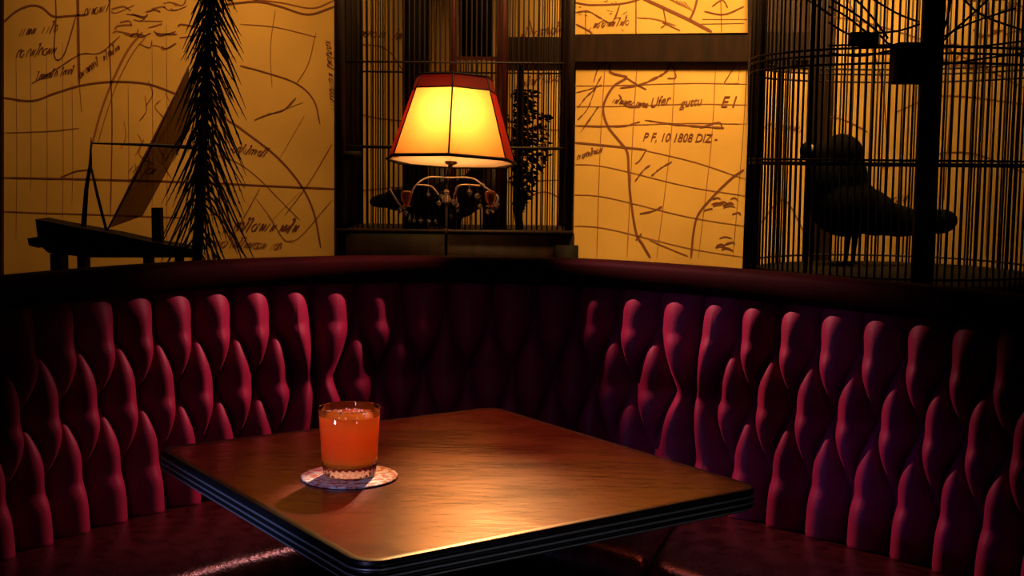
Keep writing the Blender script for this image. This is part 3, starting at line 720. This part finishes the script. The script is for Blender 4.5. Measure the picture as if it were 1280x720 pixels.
for py in (78, 184):
    z = at(560, py, fY).z
    bm = NB(); tube(bm, [(x0, fY, z), (x1, fY, z), (x1, fY + dY, z), (x0, fY + dY, z)], .0038 if py > 100 else .003, 6, closed=True); obj('rail', bm, cage_m, c2)
bm = NB(); box(bm, (x0, fY - .008, 1.93), (x1, fY + dY + .008, 1.96)); obj('top', bm, darkwood, c2, False)
p0, p1 = at(430, 199, fY), at(452, 189, fY); bm = NB(); box(bm, (p0.x, fY - .02, p0.z), (p1.x, fY - .002, p1.z)); bevel(bm, .003); obj('latch', bm, black_m, c2)
p0, p1 = at(694, 326, fY), at(722, 306, fY); bm = NB(); box(bm, (p0.x, fY - .05, LZ), (p1.x, fY - .013, p1.z)); bevel(bm, .004); obj('foot', bm, black_m, c2)
# inner wooden tower
def vpost(px0, px1, Y, m, name, z0=None, th=.02, ztop=1.92):
    a, b = at(px0, 150, Y), at(px1, 150, Y); bm = NB(); box(bm, (a.x, Y, z0 if z0 else zb - .016), (b.x, Y + th, ztop)); bevel(bm, .002); obj(name, bm, m, c2)
vpost(562, 571, fY + .06, redwood, 'inner_post'); vpost(620, 634, fY + .06, redwood, 'inner_post')
vpost(503, 535, fY + .12, black_m, 'dark_board'); vpost(574, 614, fY + .22, black_m, 'dark_board', at(590, 74, fY + .22).z)
z = at(595, 73, fY + .07).z; a, b = at(562, 73, fY + .06), at(622, 73, fY + .06); bm = NB(); box(bm, (a.x, fY + .062, z - .005), (b.x, fY + .078, z + .005)); obj('inner_rail', bm, redwood, c2, False)
vpost(604, 626, fY + .14, darkwood, 'dark_board', None, .02, at(600, 205, fY).z); vpost(536, 560, fY + .30, darkwood, 'dark_board', None, .02, at(600, 205, fY).z)

# dark twiggy branch inside the cage
br = thing('leafy_branch', 'dark feathery branch in the centre cage right of the lampshade', 'plant', (at(645, 280, 3.64).x, 3.64, zb - .015))
bm = NB(); B0 = catmull([at(650, 287, 3.66), at(646, 250, 3.66), at(648, 180, 3.64), at(650, 120, 3.63), at(652, 78, 3.63)], 8)
tube(bm, B0, [.012 * (1 - .5 * i / len(B0)) for i in range(len(B0))], 8); stm = obj('stem', bm, bird_m, br)
bm = NB()
for k in range(620):
    t = rnd.random(); py = 112 + t * 150
    wdt = 38 if 140 < py < 200 else (20 if py < 140 else 34 * (1 - (py - 200) / 75))
    px = 646 + (rnd.random() ** 1.3) * wdt * rnd.choice((1, 1, 1, -.3)); Y = 3.64 + rnd.uniform(-.05, .05)
    p = at(px, py, Y); d = Vector((rnd.uniform(-.2, 1), rnd.uniform(-.6, .6), rnd.uniform(-.8, .3))).normalized() * rnd.uniform(.015, .03); s = d.cross(Vector((0, 1, .2))).normalized() * .004
    v = [bm.verts.new(q) for q in (p, p + d * .5 + s, p + d, p + d * .5 - s + Vector((0, .002, 0)))]; bm.faces.new(v)
for k in range(16):
    y = rnd.uniform(115, 255); a = at(648, y, 3.64); b = at(655 + rnd.uniform(0, 30) * (1 if y < 200 else .5), y + rnd.uniform(-5, 12), 3.64 + rnd.uniform(-.04, .04)); tube(bm, [a, b], [.003, .001], 5)
obj('foliage', bm, bird_m, br, False)

# ------------------------------------------------------------------ fir tree, left
tY = 3.20
tb_, tt_ = at(243, 330, tY), at(266, -70, tY)
fb = Vector((tb_.x, tY, LZ)); ft = tt_
tree = thing('fir_tree', 'tall dark miniature fir tree with drooping branches at the left', 'tree', tuple(fb))
bm = NB(); tube(bm, [fb, fb.lerp(ft, .25), fb.lerp(ft, .6), ft], [.013, .012, .009, .003], 10); obj('trunk', bm, fir_m, tree)
bm = NB(); lathe(bm, [(0, 0), (.035, 0), (.035, .012), (.02, .02), (0, .02)], tuple(fb), 24); obj('stand', bm, black_m, tree)
bm = NB(); nB = 230
for k in range(nB):
    t = .12 + .86 * (k / nB) ** .75; p = fb.lerp(ft, t); a = k * 2.399
    if t < .30 and rnd.random() < .45: continue
    L = (.10 * (1 - t) ** .35 + .02) * rnd.uniform(.6, 1.15)
    if math.cos(a) > .1: L *= 1.0 + .55 * rnd.random() * (1.1 - t)
    dh = Vector((math.cos(a), math.sin(a) * .8, 0)); drop = rnd.uniform(.9, 1.5)
    pts = [p, p + dh * L * .35 + Vector((0, 0, -L * .35 * drop)), p + dh * L * .7 + Vector((0, 0, -L * .95 * drop)), p + dh * L + Vector((0, 0, -L * 1.45 * drop))]
    pts = [Vector((q.x, q.y, max(q.z, LZ + .024))) for q in pts]
    tube(bm, pts, [.0028, .0026, .002, .0006], 5)
    for j in range(7):
        s = .12 + .12 * j; seg = min(int(s * 3), 2); q = pts[seg].lerp(pts[seg + 1], s * 3 - seg)
        for sd in (-1, 1):
            nd = (dh * .5 + Vector((-dh.y, dh.x, 0)) * sd * .8 + Vector((0, 0, -1.1 + rnd.uniform(-.3, .3)))).normalized() * rnd.uniform(.010, .02); sv = Vector((.0012, 0, .0004))
            vs = [bm.verts.new(w) for w in (q - sv, q + sv, q + nd)]; bm.faces.new(vs)
obj('branches', bm, fir_m, tree, False)

# ------------------------------------------------------------------ model boat, left
mY = 3.42
boat = thing('model_boat', 'dark wooden model boat on little legs with a brown sail', 'model boat', (at(140, 300, mY).x, mY, LZ))
def prism(bm, pts, Y, th):
    f = [bm.verts.new(at(x, y, Y)) for x, y in pts]; b = [bm.verts.new(v.co + Vector((0, th, 0))) for v in f]
    n = len(f)
    for i in range(n): bm.faces.new((f[i], b[i], b[(i + 1) % n], f[(i + 1) % n]))
    bm.faces.new(f); bm.faces.new(b[::-1])
bm = NB(); prism(bm, [(44, 274), (90, 283), (140, 292), (190, 303), (240, 311), (240, 322), (170, 322), (110, 322), (60, 316), (48, 305)], mY, .10); bevel(bm, .004); obj('hull', bm, black_m, boat, False)
bm = NB(); prism(bm, [(34, 298), (48, 296), (48, 310), (36, 307)], mY + .02, .05); bevel(bm, .002); obj('bow_block', bm, black_m, boat, False)
for px0, px1 in ((59, 74), (93, 102)):
    a, b = at(px0, 318, mY), at(px1, 318, mY); bm = NB(); box(bm, (a.x, mY + .02, LZ), (b.x, mY + .07, a.z)); obj('leg', bm, black_m, boat, False)
for px0, px1 in ((176, 184), (216, 222)):
    a, b = at(px0, 322, mY), at(px1, 322, mY); bm = NB(); box(bm, (a.x, mY + .02, LZ), (b.x, mY + .07, a.z + .004)); obj('leg', bm, black_m, boat, False)
bm = NB(); tube(bm, [at(104, 290, mY + .05), at(108, 235, mY + .05), at(113, 205, mY + .05), at(114, 172, mY + .05)], [.008, .006, .005, .0012], 8); obj('mast', bm, black_m, boat)
bm = NB(); tube(bm, [at(113, 205, mY + .05), at(122, 245, mY + .05), at(134, 292, mY + .05)], [.003, .0045, .004], 8); obj('brace', bm, black_m, boat)
bm = NB(); tube(bm, [at(114, 179, mY + .05), at(180, 181, mY + .05), at(240, 184, mY + .03)], [.002, .004, .006], 8); obj('yard', bm, cage_m, boat)
bm = NB(); prism(bm, [(189, 260), (200, 260), (202, 310), (190, 308)], mY + .03, .03); bevel(bm, .002); obj('stern_post', bm, black_m, boat, False)
bm = NB(); Q = [at(134, 286, mY + .06), at(178, 270, mY + .055), at(238, 160, mY + .05), at(236, 82, mY + .05)]
def sf_(u, v):
    p = Q[0].lerp(Q[1], u).lerp(Q[3].lerp(Q[2], u), v); return p + Vector((0, .02 * math.sin(PI * u) * math.sin(PI * v), 0))
grid(bm, sf_, 14, 20); sl = obj('sail', bm, sail_m, boat); so = sl.modifiers.new('t', 'SOLIDIFY'); so.thickness = .0008
bm = NB(); tube(bm, [at(134, 288, mY + .055), at(186, 190, mY + .05), at(236, 82, mY + .045)], .0022, 6); obj('spar', bm, redwood, boat)

# ------------------------------------------------------------------ lights
def light(name, typ, loc, energy, col, target=None, **k):
    l = bpy.data.lights.new(name, typ); l.energy = energy; l.color = col
    for a, v in k.items(): setattr(l, a, v)
    o = bpy.data.objects.new(name, l); C.objects.link(o); o.location = loc
    if target is not None: o.rotation_euler = (Vector(target) - Vector(loc)).to_track_quat('-Z', 'Y').to_euler()
    return o
light('bulb_light', 'POINT', tuple(bp), 5.5, (1, .60, .28), shadow_soft_size=.022)
# picture lights washing the maps from above
wa = light('wall_washer_left', 'AREA', (-.75, 3.40, 2.4), 6.6, (1, .53, .15), (-.75, 4.15, 1.10), shape='RECTANGLE', size=1.3, size_y=.06)
wb = light('wall_washer_right', 'AREA', (.62, 3.25, 2.4), 20.0, (1, .56, .16), (.55, 4.05, 1.10), shape='RECTANGLE', size=1.1, size_y=.06)
wa.data.spread = wb.data.spread = math.radians(95)
# a cluster of spots above the middle of the booth back
light('booth_spot_left', 'SPOT', (.10, 2.80, 1.46), 112, (1, .36, .36), (-.57, 2.54, .61), spot_size=math.radians(39), spot_blend=1, shadow_soft_size=.012)
light('booth_spot_right', 'SPOT', (-.16, 2.83, 1.46), 112, (1, .36, .36), (.58, 2.46, .62), spot_size=math.radians(42), spot_blend=1, shadow_soft_size=.012)
light('table_spot', 'SPOT', (-.03, 2.85, 1.50), 92, (1, .54, .17), (-.08, 1.56, .68), spot_size=math.radians(23), spot_blend=1, shadow_soft_size=.03)
light('red_table_spot', 'SPOT', (.03, 2.85, 1.56), 30, (1, .10, .04), (-.08, 1.95, .68), spot_size=math.radians(52), spot_blend=.8, shadow_soft_size=.03)  # added light that reddens the far part of the table top
light('glass_spot', 'SPOT', (.02, 2.86, 1.56), 210, (1, .75, .5), (GP.x, GP.y, .74), spot_size=math.radians(5.5), spot_blend=.6, shadow_soft_size=.02)  # added narrow light, only there to brighten the drink
light('violet_spot', 'SPOT', (-1.3, 1.3, 1.3), 32, (.26, .10, 1), (.74, 2.27, .47), spot_size=math.radians(15), spot_blend=1, shadow_soft_size=.03)
light('blue_front', 'SPOT', (-1.3, .8, .64), 40, (.35, .45, 1), (-.38, 1.68, .655), spot_size=math.radians(20), spot_blend=.8, shadow_soft_size=.06)
ll = light('blue_glint_fill', 'AREA', (-.75, .25, 1.75), .35, (.5, .5, 1), (-.23, 1.8, .7), shape='RECTANGLE', size=.10, size_y=.5); ll.data.spread = math.radians(40)  # added unseen fill for the violet glint on glass and coaster
light('front_spot', 'SPOT', (.9, .2, .62), 7, (1, .9, .85), (.12, 1.57, .655), spot_size=math.radians(26), spot_blend=.9, shadow_soft_size=.05)  # added dim fill to pick out the metal lines on the right edge

w = bpy.data.worlds.new('world'); bpy.context.scene.world = w; w.use_nodes = True
w.node_tree.nodes['Background'].inputs[0].default_value = (.02, .012, .01, 1); w.node_tree.nodes['Background'].inputs[1].default_value = .1
vs = bpy.context.scene.view_settings
vs.view_transform = 'Standard'; vs.look = 'None'; vs.exposure = 0; vs.gamma = 1; vs.use_curve_mapping = False
